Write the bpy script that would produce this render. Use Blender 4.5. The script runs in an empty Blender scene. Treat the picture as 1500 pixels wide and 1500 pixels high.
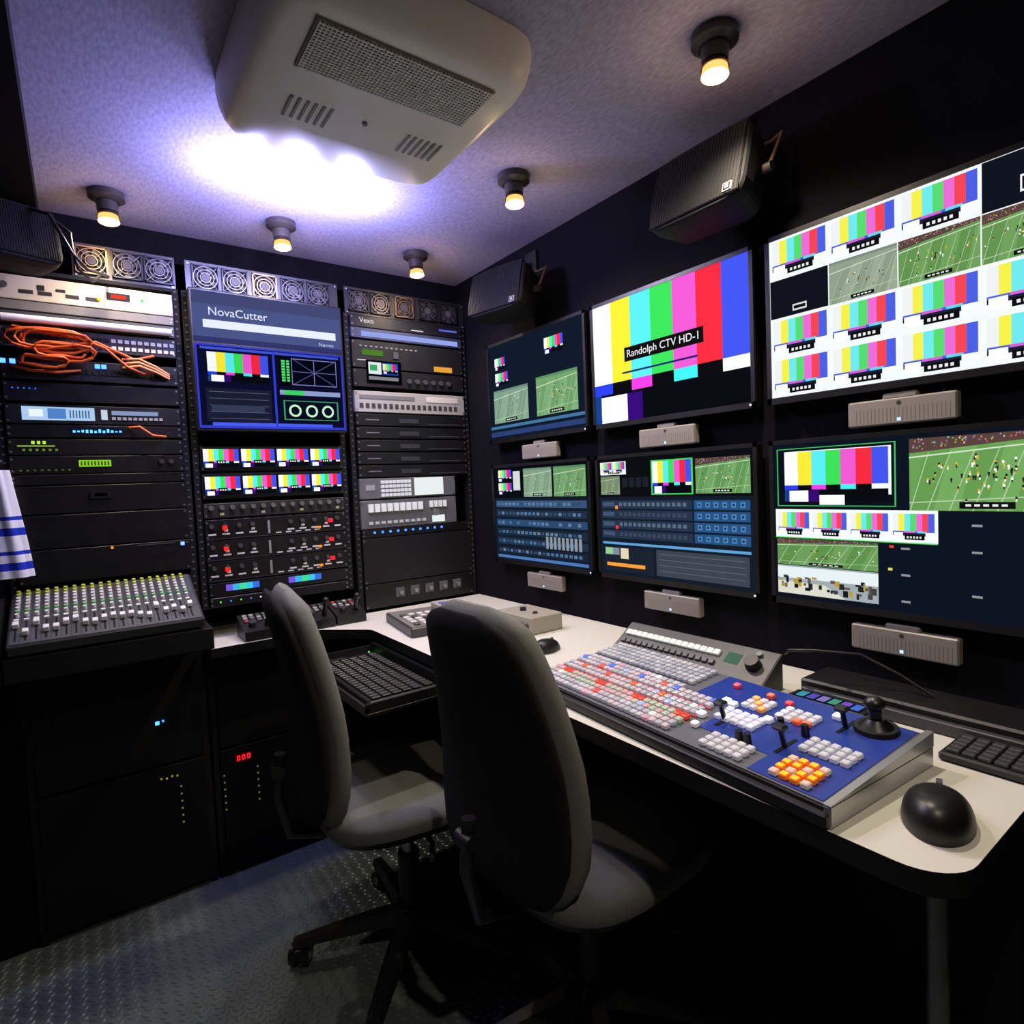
import bpy, math, random
from mathutils import Matrix, Vector
random.seed(7)
scene=bpy.context.scene
def lin(c):
    r=[]
    for v in c[:3]:
        v=v/255.0
        r.append(v/12.92 if v<=0.04045 else ((v+0.055)/1.055)**2.4)
    return r
def C(r,g,b,k=1.0):
    l=lin((r,g,b)); return (l[0]*k,l[1]*k,l[2]*k,1.0)
# ---------------- materials ----------------
def newmat(name):
    m=bpy.data.materials.new(name); m.use_nodes=True
    nt=m.node_tree; b=nt.nodes['Principled BSDF']; return m,nt,b
def attr_paint(name,rough,metal=0.0,spec=0.5,bump=0.0,bscale=200):
    m,nt,b=newmat(name)
    a=nt.nodes.new('ShaderNodeAttribute'); a.attribute_name='Col'
    nt.links.new(a.outputs['Color'],b.inputs['Base Color'])
    b.inputs['Metallic'].default_value=metal
    b.inputs['Specular IOR Level'].default_value=spec
    n=nt.nodes.new('ShaderNodeTexNoise'); n.inputs['Scale'].default_value=25; n.inputs['Detail'].default_value=3
    mr=nt.nodes.new('ShaderNodeMapRange'); mr.inputs['To Min'].default_value=max(0,rough-.08); mr.inputs['To Max'].default_value=min(1,rough+.1)
    tc=nt.nodes.new('ShaderNodeTexCoord'); nt.links.new(tc.outputs['Object'],n.inputs['Vector'])
    nt.links.new(n.outputs['Fac'],mr.inputs['Value']); nt.links.new(mr.outputs['Result'],b.inputs['Roughness'])
    if bump>0:
        n2=nt.nodes.new('ShaderNodeTexNoise'); n2.inputs['Scale'].default_value=bscale; n2.inputs['Detail'].default_value=2
        nt.links.new(tc.outputs['Object'],n2.inputs['Vector'])
        bp=nt.nodes.new('ShaderNodeBump'); bp.inputs['Strength'].default_value=bump; bp.inputs['Distance'].default_value=0.002
        nt.links.new(n2.outputs['Fac'],bp.inputs['Height']); nt.links.new(bp.outputs['Normal'],b.inputs['Normal'])
    return m
def attr_glow(name):
    m=bpy.data.materials.new(name); m.use_nodes=True; nt=m.node_tree
    for n in list(nt.nodes): nt.nodes.remove(n)
    o=nt.nodes.new('ShaderNodeOutputMaterial'); e=nt.nodes.new('ShaderNodeEmission')
    a=nt.nodes.new('ShaderNodeAttribute'); a.attribute_name='Col'
    nt.links.new(a.outputs['Color'],e.inputs['Color']); nt.links.new(e.outputs[0],o.inputs['Surface'])
    return m
MATTE=attr_paint('painted_matte',.66,spec=.3)
GLOSS=attr_paint('moulded_plastic',.38)
METAL=attr_paint('brushed_metal',.35,metal=.85)
FABRIC=attr_paint('woven_fabric',.9,spec=.2,bump=.6,bscale=700)
GLOW=attr_glow('lit_display')
def attr_caps(name):
    m,nt,b=newmat(name); a=nt.nodes.new('ShaderNodeAttribute'); a.attribute_name='Col'
    nt.links.new(a.outputs['Color'],b.inputs['Base Color']); nt.links.new(a.outputs['Color'],b.inputs['Emission Color'])
    b.inputs['Emission Strength'].default_value=.14; b.inputs['Roughness'].default_value=.2
    return m
CAPS=attr_caps('translucent_key_caps')
MATS=[MATTE,GLOSS,METAL,FABRIC,GLOW,CAPS]
PM,PG,PT,PF,PE,PC=0,1,2,3,4,5
# ---------------- mesh builder ----------------
class MB:
    def __init__(s): s.v=[];s.f=[];s.c=[];s.m=[];s.sm=[];s.M=Matrix.Identity(4)
    def face(s,pts,col,mat=PM,smooth=False):
        b=len(s.v)
        for p in pts: s.v.append(tuple(s.M@Vector(p)))
        s.f.append(tuple(range(b,b+len(pts)))); s.c.append(col); s.m.append(mat); s.sm.append(smooth)
    def raw(s,vs,fs,col,mat=PM,smooth=False):
        b=len(s.v)
        for p in vs: s.v.append(tuple(s.M@Vector(p)))
        for f in fs:
            s.f.append(tuple(b+i for i in f)); s.c.append(col); s.m.append(mat); s.sm.append(smooth)
    def box(s,x0,x1,y0,y1,z0,z1,col,mat=PM,bv=0.0):
        if bv>0:
            vs=[];xs=(x0,x1);ys=(y0,y1);zs=(z0,z1);b=bv;idx={}
            for i in (0,1):
                for j in (0,1):
                    for k in (0,1):
                        sx=1-2*i;sy=1-2*j;sz=1-2*k
                        for a in range(3):
                            p=[xs[i]+sx*b,ys[j]+sy*b,zs[k]+sz*b]; p[a]=(xs[i],ys[j],zs[k])[a]
                            idx[(i,j,k,a)]=len(vs); vs.append(p)
            fs=[]
            for a in range(3):
                o=[q for q in range(3) if q!=a]
                for side in (0,1):
                    q=[]
                    for (p1,p2) in ((0,0),(1,0),(1,1),(0,1)):
                        t=[0,0,0];t[a]=side;t[o[0]]=p1;t[o[1]]=p2
                        q.append(idx[(t[0],t[1],t[2],a)])
                    if (side==0)!=(a==1): q=q[::-1]
                    fs.append(q)
            for e in range(3):
                o=[q for q in range(3) if q!=e]
                for p1 in (0,1):
                    for p2 in (0,1):
                        t0=[0,0,0];t0[e]=0;t0[o[0]]=p1;t0[o[1]]=p2
                        t1=list(t0);t1[e]=1
                        fs.append([idx[(*t0,o[0])],idx[(*t1,o[0])],idx[(*t1,o[1])],idx[(*t0,o[1])]])
            for i in (0,1):
                for j in (0,1):
                    for k in (0,1): fs.append([idx[(i,j,k,0)],idx[(i,j,k,1)],idx[(i,j,k,2)]])
            s.raw(vs,fs,col,mat); return
        vs=[(x0,y0,z0),(x1,y0,z0),(x1,y1,z0),(x0,y1,z0),(x0,y0,z1),(x1,y0,z1),(x1,y1,z1),(x0,y1,z1)]
        s.raw(vs,[(0,3,2,1),(4,5,6,7),(0,1,5,4),(1,2,6,5),(2,3,7,6),(3,0,4,7)],col,mat)
    def loft(s,rings,col,mat=PM,smooth=True,caps=True):
        n=len(rings[0]); vs=[p for r in rings for p in r]; fs=[]
        for i in range(len(rings)-1):
            for j in range(n):
                k=(j+1)%n
                fs.append((i*n+j,i*n+k,(i+1)*n+k,(i+1)*n+j))
        s.raw(vs,fs,col,mat,smooth)
        if caps:
            s.face(rings[0][::-1],col,mat); s.face(rings[-1],col,mat)
    def cyl(s,p0,p1,r0,r1,col,mat=PM,n=20,smooth=True):
        p0=Vector(p0);p1=Vector(p1);d=(p1-p0).normalized()
        a=d.orthogonal().normalized(); b=d.cross(a)
        R=[]
        for p,r in ((p0,r0),(p1,r1)):
            R.append([tuple(p+a*(r*math.cos(t))+b*(r*math.sin(t))) for t in [2*math.pi*i/n for i in range(n)]])
        s.loft(R,col,mat,smooth)
    def tube(s,pts,r,col,mat=PM,n=8):
        pts=[Vector(p) for p in pts]; R=[]
        for i,p in enumerate(pts):
            d=(pts[min(i+1,len(pts)-1)]-pts[max(i-1,0)]).normalized()
            a=d.cross(Vector((.13,.27,.95))).normalized(); b=d.cross(a)
            R.append([tuple(p+a*(r*math.cos(t))+b*(r*math.sin(t))) for t in [2*math.pi*k/n for k in range(n)]])
        s.loft(R,col,mat)
    def ball(s,c,rx,ry,rz,col,mat=PM,n=16,m=10):
        R=[]
        for i in range(1,m):
            ph=-math.pi/2+math.pi*i/m
            R.append([(c[0]+rx*math.cos(ph)*math.cos(t),c[1]+ry*math.cos(ph)*math.sin(t),c[2]+rz*math.sin(ph)) for t in [2*math.pi*k/n for k in range(n)]])
        s.loft(R,col,mat)
    def obj(s,name,parent=None):
        me=bpy.data.meshes.new(name); me.from_pydata(s.v,[],s.f)
        for m in MATS: me.materials.append(m)
        me.polygons.foreach_set('material_index',s.m); me.polygons.foreach_set('use_smooth',s.sm)
        at=me.color_attributes.new('Col','FLOAT_COLOR','CORNER')
        buf=[]
        for f,c in zip(s.f,s.c): buf.extend(list(c)*len(f))
        at.data.foreach_set('color',buf)
        me.update()
        o=bpy.data.objects.new(name,me); scene.collection.objects.link(o)
        if parent: o.parent=parent
        return o
def empty(name,loc=(0,0,0)):
    e=bpy.data.objects.new(name,None); e.empty_display_size=.05; e.location=loc; scene.collection.objects.link(e); return e
def text(body,name,mat4,size,col,parent=None,align='LEFT'):
    cu=bpy.data.curves.new(name,'FONT'); cu.body=body; cu.size=size; cu.align_x=align; cu.align_y='CENTER'
    m=bpy.data.materials.new(name+'_ink'); m.use_nodes=True; b=m.node_tree.nodes['Principled BSDF']
    b.inputs['Base Color'].default_value=(0,0,0,1); b.inputs['Emission Color'].default_value=col; b.inputs['Emission Strength'].default_value=1
    cu.materials.append(m)
    o=bpy.data.objects.new(name,cu); scene.collection.objects.link(o); o.matrix_world=mat4
    if parent: o.parent=parent
    return o
def MX(x,y,z): # facing -x
    return Matrix(((0,0,-1,x),(-1,0,0,y),(0,1,0,z),(0,0,0,1)))
def MY(x,y,z): # facing -y
    return Matrix(((1,0,0,x),(0,0,-1,y),(0,1,0,z),(0,0,0,1)))
BLK=C(11,11,14); BLK2=C(20,20,24); DK=C(38,38,42); GR=C(95,95,98); LG=C(165,165,165); WH=C(225,225,220)
# ---------------- painter on flat lit screens ----------------
class Scr:
    def __init__(s,mb,ax,pos,a0,a1,zt,zb,k=1.0): s.mb=mb;s.ax=ax;s.pos=pos;s.a0=a0;s.a1=a1;s.zt=zt;s.zb=zb;s.k=k
    def P(s,u,v,l):
        a=s.a0+(s.a1-s.a0)*u; z=s.zt+(s.zb-s.zt)*v; d=s.pos-.0003*l
        return (d,a,z) if s.ax=='x' else (a,d,z)
    def Q(s,pts,col,l=1):
        c=(col[0]*s.k,col[1]*s.k,col[2]*s.k,1)
        s.mb.face([s.P(u,v,l) for u,v in pts],c,PE)
    def R(s,u0,v0,u1,v1,col,l=1): s.Q([(u0,v1),(u1,v1),(u1,v0),(u0,v0)],col,l)
def bars(S,u0,v0,u1,v1,l=1,k=1.0):
    du=(u1-u0)/7; dv=v1-v0
    top=[(235,240,240),(236,220,50),(84,222,225),(56,210,84),(222,84,196),(230,40,58),(62,78,222)]
    mid=[(40,60,225),(10,10,14),(225,60,215),(10,10,14),(60,225,230),(10,10,14),(235,240,240)]
    for i in range(7):
        S.R(u0+du*i,v0,u0+du*(i+1),v0+dv*.67,C(*top[i],k),l); S.R(u0+du*i,v0+dv*.67,u0+du*(i+1),v0+dv*.76,C(*mid[i],k),l)
    S.R(u0,v0+dv*.76,u1,v1,C(8,9,16),l); S.R(u0,v0+dv*.76,u0+(u1-u0)*.18*.3,v1,C(20,60,130,k),l+1)
    S.R(u0+(u1-u0)*.05,v0+dv*.78,u0+(u1-u0)*.25,v1,C(250,252,255,k),l+1)
    S.R(u0+(u1-u0)*.25,v0+dv*.78,u0+(u1-u0)*.36,v1,C(50,10,110,k),l+1)
def mvbars(S,u0,v0,u1,v1,l=1):
    S.R(u0,v0,u1,v1,C(228,234,237),l)
    U=lambda a:u0+(u1-u0)*a; V=lambda a:v0+(v1-v0)*a
    top=[(222,226,226),(228,224,70),(104,218,222),(80,205,104),(220,100,200),(228,64,78),(70,88,212)]
    w=.92/7
    for i in range(7): S.R(U(.05+w*i),V(.05),U(.05+w*(i+1)),V(.64),C(*top[i]),l+1)
    S.R(U(.05),V(.64),U(.97),V(.70),C(70,90,205),l+1); S.R(U(.3),V(.64),U(.55),V(.70),C(200,90,200),l+2); S.R(U(.6),V(.64),U(.8),V(.70),C(90,200,220),l+2)
    S.R(U(.05),V(.70),U(.97),V(.80),C(24,28,50),l+1); S.R(U(.07),V(.68),U(.28),V(.9),C(250,250,250),l+2); S.R(U(.78),V(.68),U(.97),V(.8),C(240,244,250),l+2)
    S.R(U(.32),V(.76),U(.76),V(.93),C(12,12,14),l+3)
    for i in range(5): S.R(U(.37+.07*i),V(.81),U(.41+.07*i),V(.88),C(220,220,220),l+4)
def field(S,u0,v0,u1,v1,l=1,n=40,g=(70,130,62),seed=1,crowd=True,tilt=.12):
    r=random.Random(seed); U=lambda a:u0+(u1-u0)*a; V=lambda a:v0+(v1-v0)*a
    S.R(u0,v0,u1,v1,C(*g),l)
    for i in range(6):
        a=i/6; k=8 if i%2 else -5
        S.Q([(U(a),V(1)),(U(a+1/6),V(1)),(U(min(1,a+1/6+tilt)),V(.15)),(U(min(1,a+tilt)),V(.15))],C(g[0]+k,g[1]+k,g[2]+k),l+.3)
    if crowd:
        S.Q([(U(0),V(.2)),(U(1),V(.07)),(U(1),V(0)),(U(0),V(0))],C(82,62,56),l+1)
        for i in range(70):
            a=r.random();b=r.random()*.15*(1-a*.6); S.R(U(a*.98),V(b),U(a*.98+.01),V(b+.02),C(r.randint(90,230),r.randint(60,200),r.randint(60,200)),l+2)
    else: S.R(U(.0),V(.0),U(1),V(.06),C(g[0]-20,g[1]-20,g[2]-10),l+1)
    for i in range(7):
        a=.02+i*.15
        S.Q([(U(max(0,a-.05)),V(1)),(U(max(.008,a-.042)),V(1)),(U(min(1,a+tilt)),V(.2)),(U(min(.996,a+tilt-.006)),V(.2))],C(165,192,155),l+1)
    S.Q([(U(0),V(.27)),(U(1),V(.14)),(U(1),V(.125)),(U(0),V(.25))],C(200,215,190),l+2)
    S.Q([(U(0),V(.9)),(U(1),V(.8)),(U(1),V(.787)),(U(0),V(.885))],C(170,195,162),l+2)
    for i in range(n):
        a=min(.95,max(.03,r.gauss(.55,.2))); b=min(.9,max(.25,r.gauss(.5,.11)))
        c=r.choice([(30,30,32),(240,240,240),(200,170,60),(60,25,25),(25,25,30)])
        S.R(U(a),V(b),U(a+.014),V(b+.03),C(*c),l+3); S.R(U(a+.002),V(b+.03),U(a+.012),V(b+.06),C(*r.choice([(235,230,220),(190,160,60),(40,40,40)])),l+3)
    S.R(U(.34),V(.88),U(.68),V(.97),C(14,15,16),l+4)
    for i in range(5): S.R(U(.38+.055*i),V(.91),U(.415+.055*i),V(.94),C(220,220,220),l+5)
def studio(S,u0,v0,u1,v1,l=1,seed=3):
    r=random.Random(seed);U=lambda a:u0+(u1-u0)*a; V=lambda a:v0+(v1-v0)*a
    S.R(u0,v0,u1,v1,C(150,160,165),l); S.R(U(0),V(.05),U(1),V(.45),C(215,225,228),l+1)
    S.Q([(U(.0),V(1)),(U(.7),V(1)),(U(.5),V(.6)),(U(0),V(.55))],C(205,205,190),l+1)
    for i in range(40):
        a=r.random()*.94;b=.35+r.random()*.4;w=.02+r.random()*.04
        S.R(U(a),V(b),U(a+w),V(b+.05+r.random()*.18),C(*r.choice([(30,32,36),(60,60,62),(90,80,70),(20,22,28),(170,145,60)])),l+2)
# ---------------- room ----------------
CZ=1.22; HC=2.04; WX=1.30
def noise_mat(name,c0,c1,scale,rough,bump=0,stretch=(1,1,1),spec=.3):
    m,nt,b=newmat(name); tc=nt.nodes.new('ShaderNodeTexCoord'); mp=nt.nodes.new('ShaderNodeMapping'); mp.inputs['Scale'].default_value=stretch
    n=nt.nodes.new('ShaderNodeTexNoise'); n.inputs['Scale'].default_value=scale; n.inputs['Detail'].default_value=6
    cr=nt.nodes.new('ShaderNodeValToRGB'); cr.color_ramp.elements[0].color=c0; cr.color_ramp.elements[1].color=c1
    cr.color_ramp.elements[0].position=.3; cr.color_ramp.elements[1].position=.7
    nt.links.new(tc.outputs['Object'],mp.inputs['Vector']); nt.links.new(mp.outputs[0],n.inputs['Vector'])
    nt.links.new(n.outputs['Fac'],cr.inputs['Fac']); nt.links.new(cr.outputs['Color'],b.inputs['Base Color'])
    b.inputs['Roughness'].default_value=rough; b.inputs['Specular IOR Level'].default_value=spec
    if bump:
        bp=nt.nodes.new('ShaderNodeBump'); bp.inputs['Strength'].default_value=bump; bp.inputs['Distance'].default_value=.002
        nt.links.new(n.outputs['Fac'],bp.inputs['Height']); nt.links.new(bp.outputs['Normal'],b.inputs['Normal'])
    return m
M_CEIL=noise_mat('ceiling_fabric',C(148,144,176),C(176,172,204),150,.85,.15,(1,.35,1))
M_WALL=noise_mat('wall_black_carpet',C(8,8,13),C(14,14,24),60,.9,.3,spec=.15)
M_FLOOR=noise_mat('floor_treadplate',C(112,124,122),C(126,138,136),14,.36,.05,spec=.7)
M_FLOOR.node_tree.nodes['Principled BSDF'].inputs['Metallic'].default_value=.35
def slab(name,x0,x1,y0,y1,z0,z1,mat):
    b=MB(); b.box(x0,x1,y0,y1,z0,z1,BLK); o=b.obj(name)
    o.data.materials.clear(); o.data.materials.append(mat)
    o.data.polygons.foreach_set('material_index',[0]*len(o.data.polygons)); return o
XL=-.9; YB=2.62; YF=-1.3
slab('ceiling',XL,WX+.1,YF,YB,HC,HC+.05,M_CEIL)
slab('wall_right',WX,WX+.1,YF,YB,0,HC,M_WALL)
slab('wall_left',XL-.1,XL,YF,YB,0,HC,M_WALL)
slab('wall_back',XL,WX,YB,YB+.1,0,HC,M_WALL)
slab('wall_front',XL,WX,YF-.1,YF,0,HC,M_WALL)
slab('trim_header',XL,WX,2.13,2.20,1.95,HC,M_WALL)
slab('trim_soffit',XL,-.045,YF,2.13,1.965,HC,M_WALL)
slab('wall_rack_infill',XL,-.172,2.07,2.12,0,1.965,M_WALL)
fb=MB(); fb.box(XL-.1,WX+.1,YF-.1,YB+.1,-.06,0,C(90,100,110))
p=.0225; i=0
y=-.3
lugv=[];lugf=[]
while y<2.06:
    x=-.88+ (0 if i%2 else p/2)
    j=0
    while x<1.28:
        a=math.radians(45 if (i+j)%2 else -45); ca,sa=math.cos(a),math.sin(a)
        def q(u,v,z): return (x+u*ca-v*sa,y+u*sa+v*ca,z)
        b0=len(lugv); L,Wd=.0098,.0042
        lugv+= [q(-L,0,0),q(0,-Wd,0),q(L,0,0),q(0,Wd,0),q(-L*.5,0,.0028),q(L*.5,0,.0028)]
        lugf+= [(b0,b0+1,b0+4),(b0+1,b0+5,b0+4),(b0+1,b0+2,b0+5),(b0+2,b0+3,b0+5),(b0+3,b0+4,b0+5),(b0+3,b0,b0+4)]
        x+=p*.75; j+=1
    y+=p*.75; i+=1
fb.raw(lugv,lugf,C(120,130,140))
o=fb.obj('floor'); o.data.materials.clear(); o.data.materials.append(M_FLOOR); o.data.polygons.foreach_set('material_index',[0]*len(o.data.polygons))
# ---------------- air conditioner ----------------
def sq_ring(cx,cy,hx,hy,z,e=5.0,n=72):
    R=[]
    for k in range(n):
        t=2*math.pi*k/n; c,s_=math.cos(t),math.sin(t)
        R.append((cx+hx*math.copysign(abs(c)**(2/e),c),cy+hy*math.copysign(abs(s_)**(2/e),s_),z))
    return R
cx,cy=.505,1.108
ac=empty('ceiling_air_conditioner',(cx,cy,HC))
MA=Matrix.Translation((-cx,-cy,-HC))
b=MB(); b.M=MA
AW=C(236,234,226)
prof=[(.243,.238,2.039),(.245,.240,2.02),(.242,.237,1.995),(.235,.231,1.972),(.224,.220,1.954),(.208,.204,1.946),(.12,.11,1.943)]
b.loft([sq_ring(cx,cy,h,w,z,9) for h,w,z in prof],AW,PG)
b.box(.337,.667,.915,1.040,1.9405,1.9435,C(120,118,112),PG,.001)
for i in range(46):
    x=.341+i*.0071; b.box(x,x+.0022,.918,1.037,1.938,1.941,AW,PG)
for i in range(17):
    y=.919+i*.0070; b.box(.341,.663,y,y+.002,1.937,1.9385,AW,PG)
for sx in (.355,.59):
    for i in range(6):
        x=sx+i*.0150; b.box(x,x+.005,1.12,1.185,1.9405,1.9432,C(150,148,142),PM)
b.cyl((.50,1.13,1.9432),(.50,1.13,1.939),.006,.005,C(120,120,120),PG)
b.obj('body',ac)
def light(name,typ,loc,energy,col,size=.05,rot=None,**k):
    l=bpy.data.lights.new(name,typ); l.energy=energy; l.color=col
    if typ=='AREA': l.size=size
    else: l.shadow_soft_size=size
    for a,v in k.items(): setattr(l,a,v)
    o=bpy.data.objects.new(name,l); scene.collection.objects.link(o); o.location=loc
    if rot is not None: o.rotation_euler=Vector(rot).to_track_quat('-Z','Y').to_euler()
    return o
# ---------------- bright LED ceiling fitting beyond the air conditioner ----------------
le=empty('ceiling_led_light',(.52,1.60,HC)); b=MB()
b.loft([sq_ring(0,0,.19,.045,-.001,4),sq_ring(0,0,.185,.040,-.010,4),sq_ring(0,0,.165,.028,-.016,4),sq_ring(0,0,.10,.012,-.018,4)],(6,6.2,9,1),PE)
b.obj('fitting',le)
for dx in (-.14,0,.14):
    l=light('led_glow','POINT',(dx,.01,-.09),7.0,(.47,.45,1),.03); l.parent=le
# ---------------- spot lamps ----------------
def spotlamp(x,y,aim,power=5):
    e=empty('ceiling_spotlight',(x,y,HC)); b=MB()
    BR=C(60,54,50)
    b.cyl((0,0,0),(0,0,-.016),.043,.043,BR,PG,28); b.cyl((0,0,-.016),(0,0,-.024),.043,.03,BR,PG,28)
    d=Vector(aim).normalized(); c=Vector((0,0,-.03))
    b.cyl(c-d*.012,c+d*.022,.026,.024,BR,PG,24)
    b.cyl(c+d*.022,c+d*.032,.022,.026,C(90,80,70),PT,24)
    b.cyl(c+d*.032,c+d*.047,.023,.025,(1.8,.75,.20,1),PE,24)
    b.cyl(c+d*.047,c+d*.051,.025,.017,(9,5.2,2.4,1),PE,24)
    b.obj('lamp_head',e)
    l=light('bulb_light','SPOT',c+d*.062,power,(1,.84,.66),.02,rot=d,spot_size=math.radians(150),spot_blend=.9)
    l.parent=e
    l=light('bulb_spill','POINT',c+d*.075,.55,(1,.66,.32),.02); l.parent=e
    return e
spotlamp(.105,1.93,(.03,-.1,-1),12); spotlamp(.542,1.88,(0,-.1,-1),14); spotlamp(1.004,1.90,(0,-.1,-1),12)
spotlamp(.99,1.295,(-.05,-.1,-1),25); spotlamp(1.011,.686,(-.05,0,-1),25); spotlamp(.42,-.10,(.1,.1,-1),20)  # last spotlight is out of view, added to light the near chair seat
# ---------------- racks ----------------
RY=2.06
def holes(b,x,z0,z1):
    z=max(z0,.85)+.012
    while z<z1:
        b.box(x-.003,x+.003,RY-.0015,RY,z,z+.005,C(95,95,95),PM); z+=.0222
def rack(name,x0,x1,z0=0.0,z1=1.85):
    e=empty(name,((x0+x1)/2,RY,0)); b=MB(); b.M=Matrix.Translation((-(x0+x1)/2,-RY,0))
    for xa in (x0,x1-.018):
        b.box(xa,xa+.018,RY,RY+.03,z0,z1,C(18,18,20),PM); b.box(xa,xa+.018,RY+.42,RY+.45,z0,z1,BLK,PM)
        holes(b,xa+.009,z0,z1)
    b.box(x0,x1,RY+.001,RY+.45,z1-.01,z1,BLK); b.box(x0,x1,RY+.45,RY+.46,z0,z1,BLK)
    b.box(x0,x0+.004,RY+.03,RY+.45,z0,z1,BLK); b.box(x1-.004,x1,RY+.03,RY+.45,z0,z1,BLK)
    return e,b
def unit(b,x0,x1,z0,z1,col,d=.008,mat=PG,deep=.3,screws=True):
    if z1<.8 or (z0==.42): mat=PM; screws=False; col=C(5,5,7)
    b.box(x0,x1,RY-d,RY+deep,z0,z1,col,mat,.0012)
    if screws:
        for x in (x0+.006,x1-.006):
            for z in (z0+.008,z1-.008): b.cyl((x,RY-d,z),(x,RY-d-.002,z),.003,.003,LG,PT,8)
def dot(b,x,z,col,r=.003,d=.0105): b.box(x-r,x+r,RY-d,RY-.004,z-r,z+r,col,PE)
def bx(b,x0,x1,z0,z1,col,mat=PM,d=.012): b.box(x0,x1,RY-d,RY-.004,z0,z1,col,mat)
# --- left rack
e,b=rack('equipment_rack',-.168,.276)
u0,u1=-.15,.258
unit(b,u0,u1,1.765,1.828,C(200,190,165))
for i,x in enumerate([-.10,-.06,.0,.045]): bx(b,x,x+.03,1.782,1.792,C(40,40,40),d=.009)
bx(b,-.06,-.045,1.795,1.808,C(30,30,30),d=.01); bx(b,-.02,.0,1.797,1.803,C(30,30,30),d=.01)
bx(b,.095,.15,1.793,1.812,C(20,10,10),d=.0105); bx(b,.105,.14,1.797,1.807,C(240,60,40,1.3),PE,d=.011); dot(b,.18,1.80,C(80,255,90,2))
dot(b,.075,1.79,C(255,210,30,2),.004)
b.cyl((-.13,RY-.008,1.80),(-.13,RY-.014,1.80),.008,.008,C(90,90,90),PG)
unit(b,u0,u1,1.738,1.762,C(120,116,110))
unit(b,u0,u1,1.700,1.734,C(70,70,72)); b.cyl((u0+.01,RY-.022,1.712),(u1-.01,RY-.022,1.712),.010,.010,C(232,232,222),PG,16)
unit(b,u0,u1,1.640,1.695,C(48,48,50))
for r_ in range(2):
    for i in range(24):
        x=u0+.02+i*.0162; bx(b,x,x+.011,1.650+r_*.02,1.660+r_*.02,C(12,12,12) if i<14 else C(200,200,195),d=.0105)
unit(b,u0,u1,1.556,1.612,C(34,34,38))
for i in range(26):
    x=u0+.02+i*.0148; bx(b,x,x+.010,1.575,1.590,C(10,10,10),d=.0105)
for x in (-.145,-.125,.06,.075): dot(b,x,1.60,C(60,110,255,5),.006)
unit(b,u0,u1,1.497,1.548,C(20,20,22)); 
for i in range(5): dot(b,-.13+i*.012,1.53,C(60,110,255,1.2),.0016)
unit(b,u0,u1,1.437,1.488,C(30,30,33))
bx(b,-.115,.045,1.446,1.482,C(170,205,240,1.0),PE,d=.0095); bx(b,-.06,-.02,1.45,1.478,C(80,130,200),PE,d=.010); bx(b,-.10,-.07,1.455,1.475,C(235,245,255),PE,d=.010)
for i in range(7): bx(b,-.012+i*.007,-.009+i*.007,1.453,1.474,C(60,90,140),PE,d=.0102)
bx(b,.06,.075,1.45,1.478,C(210,220,235,.9),PE,d=.0095)
for i in range(10): bx(b,.085+i*.013,.094+i*.013,1.45,1.458,LG,d=.011)
bx(b,.085,.2,1.464,1.476,C(140,160,200,.9),PE,d=.0095)
unit(b,u0,u1,1.400,1.433,C(16,16,20))
bx(b,-.012,.11,1.410,1.426,C(10,20,50),PE,d=.0095)
for i in range(12): bx(b,-.008+i*.0098,-.002+i*.0098,1.412+random.random()*.003,1.418+random.random()*.006,C(90,190,255,1.8),PE,d=.010)
unit(b,u0,u1,1.352,1.394,C(22,22,22))
bx(b,-.13,-.05,1.374,1.377,C(150,180,60),PE,d=.0095)
for i in range(6): bx(b,-.12+i*.014,-.114+i*.014,1.362,1.368,C(100,120,50),PE,d=.0095)
for i in range(3): bx(b,-.10+i*.012,-.093+i*.012,1.381,1.389,C(190,240,60),PE,d=.0095)
unit(b,u0,u1,1.300,1.348,C(18,18,18))
bx(b,.0,.075,1.318,1.336,C(150,220,40,.9),PE,d=.0095)
for i in range(9): bx(b,.004+i*.0078,.008+i*.0078,1.321,1.333,C(50,80,10),PE,d=.010)
for x in (.2,.225): b.cyl((x,RY-.008,1.33),(x,RY-.016,1.33),.007,.007,C(60,60,60),PG)
for i in range(8): bx(b,-.13+i*.015,-.124+i*.015,1.308,1.312,C(110,130,60),d=.0095)
for z0,z1 in ((1.270,1.297),(1.190,1.266),(1.095,1.186),(1.0,1.091)): unit(b,u0,u1,z0,z1,C(15,15,17))
bx(b,.02,.07,1.228,1.248,C(8,8,8)); bx(b,.03,.06,1.233,1.243,C(40,40,42))
dot(b,.062,1.085,C(255,120,30,2),.003); dot(b,.24,1.080,C(80,110,255,5),.005); bx(b,.12,.22,1.083,1.086,C(70,70,75),d=.0095)
unit(b,u0,u1,.42,.98,BLK); unit(b,u0,u1,.02,.41,BLK)
dot(b,.14,.548,C(60,140,255,5),.005); dot(b,.155,.551,C(60,140,255,2),.003)
for z in (.338,.315,.292,.27,.248,.226): dot(b,.19,z,C(220,220,140,.22),.0022)
for i in range(4): dot(b,.14+i*.014,.377-.003*(i%2),C(200,190,90,.4),.0025)
b.obj('frame_and_units',e)
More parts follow.
